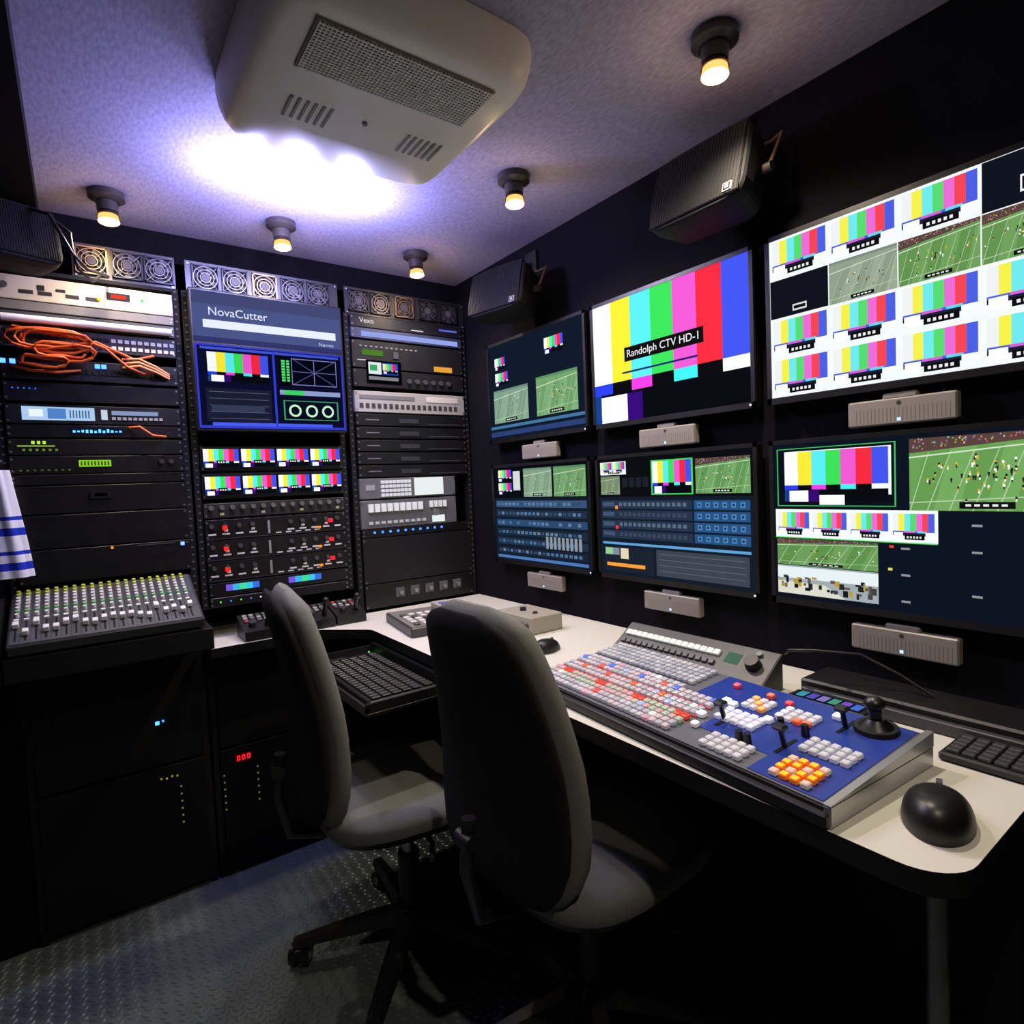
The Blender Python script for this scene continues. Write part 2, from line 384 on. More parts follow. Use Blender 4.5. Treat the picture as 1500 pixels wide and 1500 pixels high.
# --- middle rack
e,b=rack('equipment_rack',.284,.772,z0=.865)
u0,u1=.304,.752
for r_,(z0,z1) in enumerate(((1.305,1.368),(1.218,1.282))):
    unit(b,u0,u1,z0-.008,z1+.008,C(22,22,24))
    for i in range(4):
        x=u0+.006+i*.110; S=Scr(b,'y',RY-.0125,x+.002,x+.104,z1-.002,z0+.004,1.25)
        b.box(x,x+.107,RY-.012,RY-.004,z0,z1,C(8,8,8),PG)
        bars(S,0,0,1,1,1); S.R(.36,.62,.62,.82,C(10,10,12),5)
        for k in range(3): S.R(.4+.07*k,.68,.44+.07*k,.76,C(220,220,220),6)
unit(b,u0,u1,1.150,1.196,C(44,44,44))
for i in range(14):
    x=u0+.02+i*.031; b.cyl((x,RY-.008,1.182),(x,RY-.018,1.182),.0075,.0075,C(170,168,160),PT,12); bx(b,x-.006,x+.006,1.158,1.166,C(210,200,150) if i%4==1 else C(30,30,30),d=.0095)
for r_,(z0,z1) in enumerate(((1.082,1.144),(1.016,1.078),(.950,1.012))):
    unit(b,u0,u1,z0,z1,C(15,15,16))
    for i in range(11):
        x=u0+.018+i*.040
        if i not in (4,5):
            b.cyl((x,RY-.008,z0+.042),(x,RY-.017,z0+.042),.007,.007,C(70,70,73),PG,12)
            bx(b,x-.010,x+.012,z0+.014,z0+.019,C(235,235,235),d=.0095)
            if i%2: bx(b,x-.004,x+.007,z0+.024,z0+.031,C(245,245,245),d=.0098)
    bx(b,u0+.050,u0+.062,z0+.030,z0+.042,C(255,30,30,1.8),PE,d=.018)
    bx(b,u1-.060,u1-.048,z0+.030,z0+.042,C(255,30,50,1.8),PE,d=.018)
    bx(b,u1-.10,u1-.09,z0+.012,z0+.019,C(255,150,40),PE,d=.018)
    for k in range(5): bx(b,u0+.21+k*.032,u0+.228+k*.032,z0+.006,z0+.010,C(220,220,220),d=.0095)
    bx(b,u0+.185,u0+.192,z0+.008,z0+.05,C(150,150,150)); bx(b,u0+.0,u1,z0,z0+.002,C(60,60,60),d=.0098)
unit(b,u0,u1,.902,.944,C(16,16,18))
for x0,x1 in ((.352,.452),(.545,.655)):
    S=Scr(b,'y',RY-.0095,x0,x1,.937,.917)
    for i,c in enumerate([(120,90,220),(60,180,230),(70,220,150),(60,200,230),(60,110,230)]): S.R(i/5,0,(i+1)/5,1,C(*c),1)
unit(b,u0,u1,.868,.898,C(16,16,18))
for i in range(7): dot(b,u0+.03+i*.03,.884,C(*random.choice([(90,255,90),(255,255,255),(70,140,255)]),1.2),.002)
b.obj('frame_and_units',e)
e,b=rack('equipment_rack',.284,.772,z0=0,z1=.72)
unit(b,.304,.752,.42,.70,BLK); unit(b,.304,.752,.02,.41,BLK)
S=Scr(b,'y',RY-.0095,.345,.395,.387,.362); S.R(0,0,1,1,C(60,0,5),1)
for i in range(3): S.R(.1+.3*i,.2,.3+.3*i,.85,C(255,30,40,1.5),2); S.R(.16+.3*i,.35,.24+.3*i,.7,C(60,0,5),3)
for x in (.31,.41):
    for i in range(6): dot(b,x,.33-.022*i,C(210,205,130,.2),.0022)
b.obj('frame_and_units',e)
# --- right rack
e,b=rack('equipment_rack',.790,1.292)
u0,u1=.812,1.270
unit(b,u0,u1,1.805,1.846,C(30,30,36)); unit(b,u0,u1,1.765,1.802,C(60,66,90))
bx(b,.85,1.25,1.772,1.790,C(150,165,235,1.0),PE,d=.0095); bx(b,1.05,1.10,1.812,1.816,LG,d=.0095)
bx(b,1.17,1.25,1.825,1.832,C(90,100,200),PE,d=.0095)
unit(b,u0,u1,1.660,1.758,C(30,30,32)); bx(b,.85,.93,1.705,1.725,C(90,150,50,.7),PE,d=.0095); bx(b,.97,.99,1.70,1.725,C(60,60,62)); 
bx(b,1.14,1.22,1.665,1.685,C(240,170,60,.9),PE,d=.0095); bx(b,.83,.95,1.685,1.688,LG,d=.0095)
for i in range(12): bx(b,.84+i*.02,.85+i*.02,1.735,1.740,C(110,110,110),d=.0095)
unit(b,u0,u1,1.592,1.654,C(30,30,32)); S=Scr(b,'y',RY-.0095,.862,1.0,1.688,1.605); S.R(0,0,1,1,C(6,6,10),1); S.R(.06,.08,.42,.6,C(225,235,240),2); S.R(.46,.08,.9,.6,C(30,70,190),2)
bars(S,.46,.12,.88,.55,4); S.R(.1,.2,.3,.45,C(60,170,90),3); S.R(.06,.7,.9,.85,C(130,130,140),2)
for i in range(6): b.cyl((1.03+i*.034,RY-.008,1.62),(1.03+i*.034,RY-.016,1.62),.009,.009,C(70,70,72),PG,12)
unit(b,u0,u1,1.500,1.576,C(170,168,155)); 
for i in range(18): bx(b,.83+i*.023,.843+i*.023,1.515,1.532,C(60,60,58),d=.0095)
bx(b,.83,1.05,1.548,1.562,C(115,115,110),d=.0095); bx(b,1.1,1.24,1.545,1.566,C(215,210,190),d=.0095)
for z0,z1 in ((1.452,1.494),(1.405,1.446),(1.358,1.399),(1.311,1.352),(1.264,1.305)):
    unit(b,u0,u1,z0,z1,C(20,20,24)); bx(b,.85,.90,z0+.018,z0+.022,C(110,110,110),d=.0095); dot(b,1.02,z0+.022,C(150,190,255,1),.002)
    bx(b,.98,1.06,z0+.010,z0+.026,C(55,55,58),d=.011); bx(b,1.1,1.24,z0+.006,z0+.010,C(60,60,60),d=.0095)
unit(b,u0,u1-.06,1.184,1.258,C(105,108,110))
for i in range(8):
    for j in range(4): bx(b,.893+i*.0155,.905+i*.0155,1.190+j*.016,1.202+j*.016,C(225,230,230),d=.015,mat=PC)
bx(b,1.03,1.155,1.188,1.256,C(235,240,240,1.0),PE,d=.0095); bx(b,1.03,1.155,1.186,1.189,DK)
bx(b,.835,.87,1.215,1.235,LG,d=.0095)
unit(b,u0,u1-.06,1.075,1.178,C(100,102,104))
for i in range(9): bx(b,.84+i*.025,.858+i*.025,1.135,1.165,C(235,240,235),d=.017,mat=PC)
for i in range(4): bx(b,1.09+i*.02,1.102+i*.02,1.14,1.165,C(235,240,235),d=.017,mat=PC)
b.cyl((1.115,RY-.008,1.12),(1.115,RY-.02,1.12),.014,.013,C(120,120,120),PG)
bx(b,1.10,1.155,1.082,1.108,C(235,240,240),PE,d=.0095); 
for i in range(10): bx(b,.84+i*.024,.855+i*.024,1.09,1.10,C(200,205,200),d=.013)
unit(b,u0,u1,1.042,1.072,C(16,16,18))
for i in range(10): dot(b,.86+i*.031,1.060,C(70,130,255,2),.004)
unit(b,u0,u1,.872,1.038,C(22,22,24),deep=.05); unit(b,u0,u1,.780,.868,C(14,14,15))
for i in range(5): 
    x=.93+i*.062; b.box(x,x+.035,RY-.014,RY-.004,.812,.846,C(90,90,92),PG,.001); b.cyl((x+.017,RY-.014,.829),(x+.017,RY-.026,.829),.008,.008,C(170,170,170),PT,12)
unit(b,u0,u1,.40,.70,BLK); unit(b,u0,u1,.02,.39,BLK)
b.obj('frame_and_units',e)
text('Vexo','maker_name',MY(.845,RY-.0095,1.828),.026,C(235,235,235),e).matrix_parent_inverse=Matrix.Translation((-(.790+1.292)/2,-RY,0))
# --- rack monitor
e=empty('rack_monitor',(.53,RY-.02,1.63)); MI=Matrix.Translation((-.53,-RY+.02,-1.63)); b=MB(); b.M=MI
b.box(.296,.764,RY-.05,RY-.010,1.42,1.849,C(26,28,36),PG,.003)
f0=RY-.0505
S=Scr(b,'y',f0,.303,.757,1.842,1.69); S.R(0,0,1,1,C(84,94,150,.8),1); S.R(0,.0,1,.25,C(76,84,134,.75),2)  # blue ceiling-light reflection on the upper bezel put in as glowing colour
S.R(.06,.56,.96,.72,C(225,232,255,1.1),3); S.R(.0,.9,1,1,C(56,62,120,.8),2)
S=Scr(b,'y',f0,.303,.757,1.683,1.428,1.1); S.R(0,0,1,1,C(10,12,40),1)
S.R(.03,.03,.97,.06,C(60,80,200),2); bars(S,.07,.09,.46,.44,3)
S.R(.53,.07,.97,.45,C(5,6,20),3)
for (a0,a1,a2,a3) in ((.62,.09,.95,.10),(.62,.42,.95,.43),(.62,.09,.625,.43),(.945,.09,.95,.43),(.62,.255,.95,.26),(.78,.09,.785,.43)): S.R(a0,a1,a2,a3,C(120,125,185),4)
S.Q([(.63,.1),(.636,.1),(.94,.42),(.934,.42)],C(90,100,160),5); S.Q([(.934,.1),(.94,.1),(.636,.42),(.63,.42)],C(90,100,160),5)
for i in range(8): S.R(.55,.12+i*.035,.575,.145+i*.035,C(80,220,110),4); S.R(.585,.12+i*.035,.605,.145+i*.035,C(80,220,110),4)
S.R(.05,.52,.47,.92,C(24,28,50),3)
for i in range(5): S.R(.07,.56+i*.08,.45,.565+i*.08,C(90,96,120),4)
S.R(.08,.72,.42,.80,C(50,56,80),5); S.R(.08,.93,.9,.97,C(70,90,230),4)
S.R(.53,.50,.97,.56,C(140,150,200),4); S.R(.56,.50,.7,.56,C(60,200,100),5)
S.R(.53,.6,.97,.9,C(8,12,30),3)
for i in range(3):
    c0=.63+i*.12
    oc=[(c0+.045*math.cos(math.pi*k/8),.76+.08*math.sin(math.pi*k/8)) for k in range(16)][::-1]
    ic=[(c0+.030*math.cos(math.pi*k/8),.76+.055*math.sin(math.pi*k/8)) for k in range(16)][::-1]
    S.Q(oc,C(190,235,200),4); S.Q(ic,C(8,12,30),5)
for (a0,a1,a2,a3) in ((.55,.63,.95,.64),(.55,.87,.95,.88),(.55,.63,.56,.88),(.94,.63,.95,.88)): S.R(a0,a1,a2,a3,C(60,150,110),5)
for (a0,a1,a2,a3) in ((0,0,1,.02),(0,.97,1,1),(0,0,.012,1),(.988,0,1,1),(.49,.03,.505,.97)): S.R(a0,a1,a2,a3,C(50,60,200),6)
b.obj('display',e)
text('NovaCutter','product_name',MY(.345,f0-.0015,1.782),.035,C(200,210,250),e).matrix_parent_inverse=MI
text('Norvex','maker_name',MY(.68,f0-.0015,1.714),.016,C(200,210,250),e).matrix_parent_inverse=MI
# --- fan panels
def fan(b,x,z,r,warm_lit):
    col=C(190,160,125) if warm_lit else C(70,72,78)  # frame and rings of lit fans carry warm lamp light in their colour
    b.box(x-r,x+r,RY+.004,RY+.03,z-r,z+r,C(16,16,18))
    for a0,a1,c0,c1 in ((-1,1,-1,-.9),(-1,1,.9,1),(-1,-.9,-1,1),(.9,1,-1,1)): b.box(x+a0*r,x+a1*r,RY-.003,RY+.006,z+c0*r,z+c1*r,col,PT)
    for k,rr in enumerate((.88,.62,.38)):
        n=28; w=.0008
        R=[]
        for (ri,yy) in ((rr*r-w,RY-.001),(rr*r+w,RY-.001),(rr*r+w,RY+.002),(rr*r-w,RY+.002)): R.append([(x+ri*math.cos(2*math.pi*i/n),yy,z+ri*math.sin(2*math.pi*i/n)) for i in range(n)])
        R.append(R[0]); b.loft(R,C(150,148,146) if not warm_lit else C(225,190,150),PT,False,False)
    for k in range(4):
        a=math.pi/4+k*math.pi/2; b.tube([(x+.006*math.cos(a),RY,z+.006*math.sin(a)),(x+r*1.2*math.cos(a),RY,z+r*1.2*math.sin(a))],.0009,LG,PT,6)
    b.cyl((x,RY+.003,z),(x,RY-.002,z),.32*r,.30*r,C(90,90,94),PG,16)
    for k in range(7):
        a=2*math.pi*k/7; a2=a+.55
        b.face([(x+.28*r*math.cos(a),RY+.0035,z+.28*r*math.sin(a)),(x+.86*r*math.cos(a),RY+.0035,z+.86*r*math.sin(a)),(x+.86*r*math.cos(a2),RY+.001,z+.86*r*math.sin(a2)),(x+.28*r*math.cos(a2),RY+.001,z+.28*r*math.sin(a2))],C(56,56,62),PG)
def fanpanel(x0,x1,fans):
    e=empty('fan_panel',((x0+x1)/2,RY,1.9)); b=MB(); b.M=Matrix.Translation((-(x0+x1)/2,-RY,-1.9))
    b.box(x0,x1,RY+.006,RY+.012,1.851,1.945,C(92,92,94),PT)
    for z in (1.856,1.936):
        for x in (x0+.008,x1-.008): b.cyl((x,RY+.006,z),(x,RY+.003,z),.003,.003,WH,PT,8)
    for x,w in fans: fan(b,x,1.898,.038,w)
    b.obj('panel_with_fans',e)
fanpanel(.02,.272,[(.065,True),(.15,False),(.23,False)])
fanpanel(.30,.775,[(.355,False),(.44,False),(.53,True),(.62,False),(.705,False)])
fanpanel(.80,1.295,[(.85,False),(.935,False),(1.03,True),(1.13,False),(1.22,False)])
# orange cables
b=MB(); OR=C(225,95,35)
def coil(x,z,rx,rz,turns,yb=RY-.034):
    pts=[]
    n=turns*14
    for i in range(n+1):
        t=2*math.pi*i/14; k=1-.25*math.sin(i*.37)
        pts.append((x+rx*k*math.cos(t)+.004*math.sin(i),yb+.010*math.sin(i*.31)-.01,z+rz*k*math.sin(t)+.004*math.cos(i*1.3)))
    b.tube(pts,.0038,OR,PG,7)
coil(-.045,1.655,.075,.028,4); coil(-.02,1.628,.06,.022,3); coil(-.07,1.60,.05,.014,2); 
b.tube([(-.12,RY-.02,1.69),(-.08,RY-.04,1.68),(0,RY-.05,1.675),(.08,RY-.045,1.645),(.13,RY-.03,1.60),(.17,RY-.02,1.585),(.22,RY-.014,1.60)],.004,OR,PG)
b.tube([(-.10,RY-.02,1.64),(-.02,RY-.05,1.64),(.06,RY-.045,1.66),(.11,RY-.03,1.64),(.15,RY-.014,1.625),(.2,RY-.014,1.64)],.004,OR,PG)
b.tube([(-.13,RY-.014,1.59),(-.09,RY-.03,1.575),(-.03,RY-.04,1.572),(.02,RY-.014,1.585)],.004,OR,PG)
for k in range(3): b.tube([(.12,RY-.014,1.60+.012*k),(.16,RY-.03,1.605+.01*k),(.20,RY-.03,1.59+.008*k),(.235,RY-.014,1.575+.006*k)],.0036,C(235,150,100),PG)
b.tube([(.125,RY-.014,1.428),(.15,RY-.025,1.43),(.18,RY-.03,1.405),(.215,RY-.014,1.403)],.004,OR,PG)
b.obj('orange_patch_cables')
# ---------------- audio mixer ----------------
e=empty('audio_mixing_console',(.04,1.93,.90)); b=MB(); ang=math.atan2(.10,.25)
b.M=Matrix.Translation((-.165-.04,1.79-1.93,.885-.90))@Matrix.Rotation(ang,4,'X')
Wm,Dm=.415,.262
b.box(0,Wm,0,Dm,-.022,.006,C(50,52,56),PG,.003); b.box(.006,Wm-.006,.006,Dm-.006,.006,.008,C(120,124,130),PT)
for i in range(20):
    x=.016+i*.0196
    if i: b.box(x-.0103,x-.0097,.01,Dm-.01,.008,.0085,C(30,30,30))
    for j in range(8):
        y=.250-j*.0165-.003; col=[C(190,200,70),C(190,200,90),C(225,225,225),C(225,225,225),C(205,205,205),C(225,225,225),C(120,190,120),C(225,225,225)][j]
        b.cyl((x,y,.008),(x,y,.017),.0054,.0044,col,PG,10)
    b.box(x-.002,x+.002,.018,.105,.008,.0088,C(8,8,8))
    fy=.03+.05*random.Random(i).random(); b.box(x-.006,x+.006,fy,fy+.016,.010,.022,C(240,240,240),PG,.001)
    b.box(x-.005,x+.005,.108,.115,.008,.012,C(235,235,225),PG)
for i in range(12): b.box(.33+.0,.336,.15+i*.008,.155+i*.008,.008,.010,C(*((90,230,90) if i<8 else (240,200,40))),PE)
b.obj('console_body',e)
b=MB(); b.box(-.175,.27,1.795,2.049,.80,.860,C(6,6,7),PM,.003); b.box(-.19,-.178,1.80,2.049,.80,.98,C(8,8,9))
b.obj('mixer_shelf')
# ---------------- counter (L desk) ----------------
def rounded(pts,rs,n=8):
    out=[];N=len(pts)
    for i,(p,r) in enumerate(zip(pts,rs)):
        p=Vector(p)
        if r==0: out.append(p);continue
        a=(Vector(pts[i-1])-p).normalized(); c=(Vector(pts[(i+1)%N])-p).normalized()
        ang=a.angle(c); d=r/math.tan(ang/2); cen=p+(a+c).normalized()*(r/math.sin(ang/2))
        v0=p+a*d-cen; v1=p+c*d-cen; A0=math.atan2(v0.y,v0.x); A1=math.atan2(v1.y,v1.x)
        dA=(A1-A0+math.pi)%(2*math.pi)-math.pi
        for k in range(n+1):
            t=A0+dA*k/n; out.append(cen+Vector((math.cos(t)*r,math.sin(t)*r)))
    return out
desk=empty('l_shaped_desk',(1,1,.75)); b=MB(); b.M=Matrix.Translation((-1,-1,-.75))
DZ=.77
out=rounded([(.725,.225),(1.298,.225),(1.298,2.049),(.775,2.049),(.775,2.33),(.279,2.33),(.279,1.925),(.60,1.925),(.725,1.80)],[.06,0,0,0,0,0,0,.03,.05])
n=len(out)
b.face([(p.x,p.y,DZ) for p in out],C(214,214,204),PG)
b.face([(p.x,p.y,DZ-.03) for p in out][::-1],C(30,30,30))
for i in range(n):
    p,q=out[i],out[(i+1)%n]
    b.face([(p.x,p.y,DZ-.03),(q.x,q.y,DZ-.03),(q.x,q.y,DZ-.0005),(p.x,p.y,DZ-.0005)],C(14,14,15),PG)
b.cyl((.83,.28,0),(.83,.28,DZ-.03),.013,.013,C(120,122,120),PT); b.cyl((.83,.28,0),(.83,.28,.008),.035,.035,C(90,90,90),PT)
b.box(1.26,1.298,.3,2.0,.0,DZ-.03,BLK)
b.obj('desktop',desk)
# keyboard drawer
e=empty('keyboard_drawer',(.6,1.56,.72)); b=MB(); b.M=Matrix.Translation((-.6,-1.56,-.72))
b.box(.50,.735,1.30,1.80,.690,.700,C(20,20,22),PG,.002)
for y0,y1 in ((1.30,1.308),(1.792,1.80)): b.box(.50,.735,y0,y1,.70,.722,C(26,26,28),PG)
b.box(.50,.507,1.30,1.80,.70,.715,C(26,26,28),PG)
b.box(.715,.735,1.31,1.79,.70,.733,C(18,18,20),PG)
b.box(.52,.70,1.325,1.72,.701,.716,C(22,22,24),PG,.003)
for r_ in range(6):
    for c_ in range(19):
        x=.53+r_*.027+(0.006 if r_>4 else 0); yk=1.335+c_*.0200
        b.box(x,x+.023,yk,yk+.0165,.716,.722,C(30,30,33),PG,.0015)
b.box(.56,.62,1.735,1.785,.701,.706,C(30,30,32),PG)
for x,y in ((.70,1.75),(.70,1.77)): b.box(x,x+.004,y,y+.006,.706,.709,C(90,255,100),PE)
b.obj('drawer_and_keyboard',e)
# ---------------- wall monitors ----------------
MXF=1.26
def monitor(name,y0,y1,z0,z1):
    e=empty(name,(MXF,(y0+y1)/2,(z0+z1)/2)); b=MB(); b.M=Matrix.Translation((-MXF,-(y0+y1)/2,-(z0+z1)/2))
    b.box(MXF,MXF+.026,y0,y1,z0,z1,C(12,12,14),PG,.003)
    w=.010
    b.box(MXF-.003,MXF+.001,y0,y1,z0,z0+w+.004,C(14,14,16),PG); b.box(MXF-.003,MXF+.001,y0,y1,z1-w,z1,C(14,14,16),PG)
    b.box(MXF-.003,MXF+.001,y0,y0+w,z0,z1,C(14,14,16),PG); b.box(MXF-.003,MXF+.001,y1-w,y1,z0,z1,C(14,14,16),PG)
    b.box(MXF+.026,WX-.001,(y0+y1)/2-.08,(y0+y1)/2+.08,(z0+z1)/2-.08,(z0+z1)/2+.08,BLK2)
    b.box(MXF-.004,MXF-.003,y0+.010,y0+.014,z0+.005,z0+.009,C(220,225,255,2),PE)
    S=Scr(b,'x',MXF-.0003,y1-w,y0+w,z1-w,z0+w+.004,1.2)
    return e,b,S
def finish(e,b): b.obj('housing_and_screen',e)
Z1,Z0=1.732,1.368; A1,A0=1.288,.925
NM='flat_panel_monitor'
e,b,S=monitor(NM,1.325,1.858,Z0,Z1)
S.R(0,0,1,1,C(15,24,38),1)
bars(S,.08,.14,.20,.26,3); bars(S,.08,.30,.23,.43,3); bars(S,.64,.10,.82,.25,3)
for a,c in ((.08,.14),(.08,.30),(.64,.10)): S.R(a,c+.0,a+.03,c+.09,C(240,240,240),6)
field(S,.05,.48,.45,.83,2,10,(120,150,128),5,False); field(S,.54,.45,.94,.83,2,30,(108,154,104),6,False)
S.R(0,.86,1,.89,C(60,110,150),2); S.R(0,.92,1,.97,C(40,60,110),2)
finish(e,b)
e,b,S=monitor(NM,.772,1.300,Z0,Z1)
S.k=1.3; bars(S,0,0,1,1,2)
S.R(.24,.405,.755,.52,C(14,14,16),6); S.R(.22,.60,.72,.615,C(20,30,100),6)
# flag and foot strokes so the final figure reads clearly as a one
ctr=(MXF,(.772+1.3)/2,(Z0+Z1)/2)
finish(e,b)
text('Randolph CTV HD-1','screen_text',MX(MXF-.0028,1.290-.508*.4975,Z1-.01-(Z1-Z0-.024)*.463),.0285,C(240,240,240),e,'CENTER').matrix_parent_inverse=Matrix.Translation((-ctr[0],-ctr[1],-ctr[2]))
e,b,S=monitor(NM,.215,.742,Z0,Z1)
S.R(0,0,1,1,C(228,231,231),1)
q=[(i*.25+.002,(i+1)*.25-.002) for i in range(4)]
for i in range(4):
    a0,a1=q[i]
    if i<3: mvbars(S,a0,.003,a1,.247,2)
    else: S.R(a0,.003,a1,.247,C(14,18,28),2)
    mvbars(S,a0,.503,a1,.747,2); mvbars(S,a0,.753,a1,.997,2)
S.R(q[3][0]+.1,.12,q[3][0]+.16,.2,C(230,230,230),3); S.R(q[3][0]+.105,.13,q[3][0]+.155,.19,C(14,18,28),4)
S.R(q[0][0],.255,q[0][1],.495,C(14,17,26),2); S.R(.1,.43,.16,.47,C(210,210,210),3); S.R(.105,.44,.155,.46,C(14,17,26),4)
field(S,q[1][0],.253,q[1][1],.497,2,18,(135,150,130),11,False,.2); field(S,q[2][0],.253,q[2][1],.497,2,30,(96,142,78),12); field(S,q[3][0],.253,q[3][1],.497,2,60,(96,142,78),13)
finish(e,b)
e,b,S=monitor(NM,1.325,1.858,A0,A1)
S.R(0,0,1,1,C(16,26,40),1)
S.R(.0,.0,1,.33,C(8,10,16),2); bars(S,.06,.03,.22,.15,3); bars(S,.06,.17,.22,.29,3); S.R(.24,.05,.32,.25,C(200,205,205),3)
field(S,.36,.03,.66,.32,3,8,(120,150,124),21,False); field(S,.68,.03,.98,.32,3,20,(100,146,96),22,False)
for i in range(6):
    S.R(.02,.36+i*.1,.98,.43+i*.1,C(*[(50,76,112),(30,44,64),(38,68,104),(26,38,54),(30,46,68),(24,32,48)][i]),2)
    for k in range(20): S.R(.04+k*.045,.38+i*.1,.07+k*.045,.41+i*.1,C(*random.choice([(66,104,146),(44,68,96),(90,116,142)])),3)
for k in range(9): S.R(.58+k*.04,.72,.605+k*.04,.84,C(130,140,150),4)
S.R(.02,.95,.98,.98,C(70,110,170),3)
finish(e,b)
e,b,S=monitor(NM,.772,1.300,A0,A1)
S.R(0,0,1,1,C(18,26,38),1); S.R(0,0,1,.33,C(10,12,16),2)
mvbars(S,.02,.03,.22,.14,3)
for i in range(2): mvbars(S,.02+.1*i,.03,.115+.1*i,.13,5)
field(S,.02,.15,.17,.31,3,8,(110,130,100),31,False); S.R(.40,.04,.67,.315,C(60,200,90),3); bars(S,.41,.05,.66,.305,4); field(S,.685,.05,.985,.31,3,26,(96,146,84),32)
for i in range(4): S.R(.19+.05*i,.17,.23+.05*i,.25,C(26,30,38),3)
for r_ in range(4):
    v=.36+r_*.085
    S.R(.02,v,.66,v+.07,C(34,48,70),2); S.R(.67,v,.98,v+.07,C(36,76,120),2)
    for k in range(14): S.R(.16+k*.034,v+.018,.182+k*.034,v+.048,C(84,98,116) if r_%2==0 else C(56,66,82),3)
    for k in range(6):
        S.R(.69+k*.048,v+.016,.716+k*.048,v+.054,C(70,124,176),3); S.R(.697+k*.048,v+.026,.709+k*.048,v+.044,C(24,50,84),4)
    S.R(.03,v+.015,.12,v+.05,C(60,78,104),3)
S.R(.13,.405,.15,.435,C(255,140,40),5); S.R(.13,.575,.15,.605,C(240,60,40),5)
S.R(.02,.72,.98,.74,C(90,150,200),2)
S.R(.03,.76,.40,.97,C(26,32,44),3); S.R(.42,.76,.97,.97,C(56,63,74),3)
S.R(.04,.77,.10,.83,C(140,190,140),4); S.R(.16,.77,.22,.86,C(210,200,170),4); S.R(.10,.77,.15,.83,C(120,130,150),4)
S.R(.05,.90,.34,.93,C(240,150,50),4)
for i in range(4): S.R(.44,.79+i*.045,.95,.795+i*.045,C(84,92,102),4)
finish(e,b)
e,b,S=monitor(NM,.215,.742,A0,A1)
S.R(0,0,1,1,C(12,18,30),1)
S.R(.015,.03,.485,.40,C(60,180,90),2); S.R(.02,.035,.48,.395,C(10,14,24),3); S.R(.05,.05,.47,.33,C(225,230,230),4); bars(S,.05,.055,.46,.37,5)
S.R(.20,.33,.30,.39,C(250,250,250),8)
field(S,.53,.025,.985,.42,2,70,(100,150,80),41)
S.R(.005,.42,.62,.60,C(230,235,235),2)
for i in range(4): mvbars(S,.01+.152*i,.43,.158+.152*i,.595,4)
S.R(.005,.60,.62,.605,C(60,220,90),9)
field(S,.01,.61,.42,.78,3,24,(92,140,76),42); studio(S,.01,.785,.42,.97,3)
S.R(.46,.62,.475,.635,C(230,60,40),4); S.R(.455,.75,.47,.765,C(200,200,80),4)
for a,c in ((.50,.63),(.50,.78),(.72,.49),(.72,.63),(.72,.86),(.50,.93)): S.R(a,c,a+.03,c+.012,C(130,135,140),4)
finish(e,b)
def sbar(yc,z,w=.185,h=.050):
    e=empty('display_speaker_bar',(MXF+.012,yc,z)); b=MB()
    G=C(140,136,130)
    b.box(-.012,.010,-w/2,w/2,-h/2,h/2,G,PG,.003)
    b.box(-.010,.008,-.030,.030,h/2-.002,h/2+.010,G,PG,.003)
    b.cyl((-.0120,0,h/2-.010),(-.0126,0,h/2-.010),.004,.004,C(60,60,60),PG,16)
    for i in range(24): b.box(-.0124,-.012,-w/2+.010+i*(w-.020)/24,-w/2+.010+i*(w-.020)/24+.0012,-h/2+.006,h/2-.018,C(128,124,118))
    b.box(.010,.027,-.02,.02,-h/2,h/2,BLK2)
    b.box(-.0128,-.012,-.003,.003,-h/2+.006,-h/2+.012,C(160,190,255,2),PE)
    b.obj('bar_body',e)
for yc in (1.575,1.035,.48):
    sbar(yc,1.325); sbar(yc,.878)
# ---------------- speakers ----------------
def speaker(loc,rotz,tilt,w=.25,h=.18,d=.13,mark=True):
    e=empty('loudspeaker',loc)
    b=MB(); b.M=Matrix.Rotation(rotz,4,'Z')@Matrix.Rotation(tilt,4,'X')   # local front = -y
    R=[]
    for (yy,s_) in ((d/2,.62),(d/4,.86),(-d/4,1),(-d/2+.006,1),(-d/2,.97)):
        R.append([(w/2*s_*math.copysign(abs(math.cos(2*math.pi*k/32))**.35,math.cos(2*math.pi*k/32)),yy,h/2*s_*math.copysign(abs(math.sin(2*math.pi*k/32))**.35,math.sin(2*math.pi*k/32))) for k in range(32)])
    b.loft(R,C(6,6,8),PM,False)
    b.box(-w*.46,w*.46,-d/2-.004,-d/2,-h*.45,h*.45,C(5,5,6),PM,.003)
    for i in range(30): b.box(-w*.45+i*w*.031,-w*.45+i*w*.031+.001,-d/2-.005,-d/2-.004,-h*.43,h*.43,C(8,8,10))
    if mark:
        m0=w*.36; mz=-h*.36
        b.box(m0-.010,m0+.010,-d/2-.0065,-d/2-.004,mz-.009,mz+.009,C(165,165,165),PG); b.box(m0-.008,m0+.008,-d/2-.0072,-d/2-.0065,mz-.007,mz+.007,C(25,25,25),PG)
        b.box(m0-.004,m0+.004,-d/2-.0076,-d/2-.0072,mz-.004,mz+.004,C(165,165,165),PG)
    b.tube([(-w*.5-.006,0,0),(-w*.5-.006,.03,h*.5+.01),(-w*.4,.045,h*.5+.016),(w*.4,.045,h*.5+.016),(w*.5+.006,.03,h*.5+.01),(w*.5+.006,0,0)],.004,C(120,100,76),PG,8)
    for sx in (-1,1): b.cyl((sx*(w*.5-.006),0,0),(sx*(w*.5+.014),0,0),.010,.010,C(60,56,50),PG)
    b.obj('cabinet',e); return e
speaker((1.19,.82,1.848),math.radians(-90),math.radians(-16)); speaker((1.18,1.60,1.830),math.radians(-78),math.radians(-14),.24,.16)
b=MB()
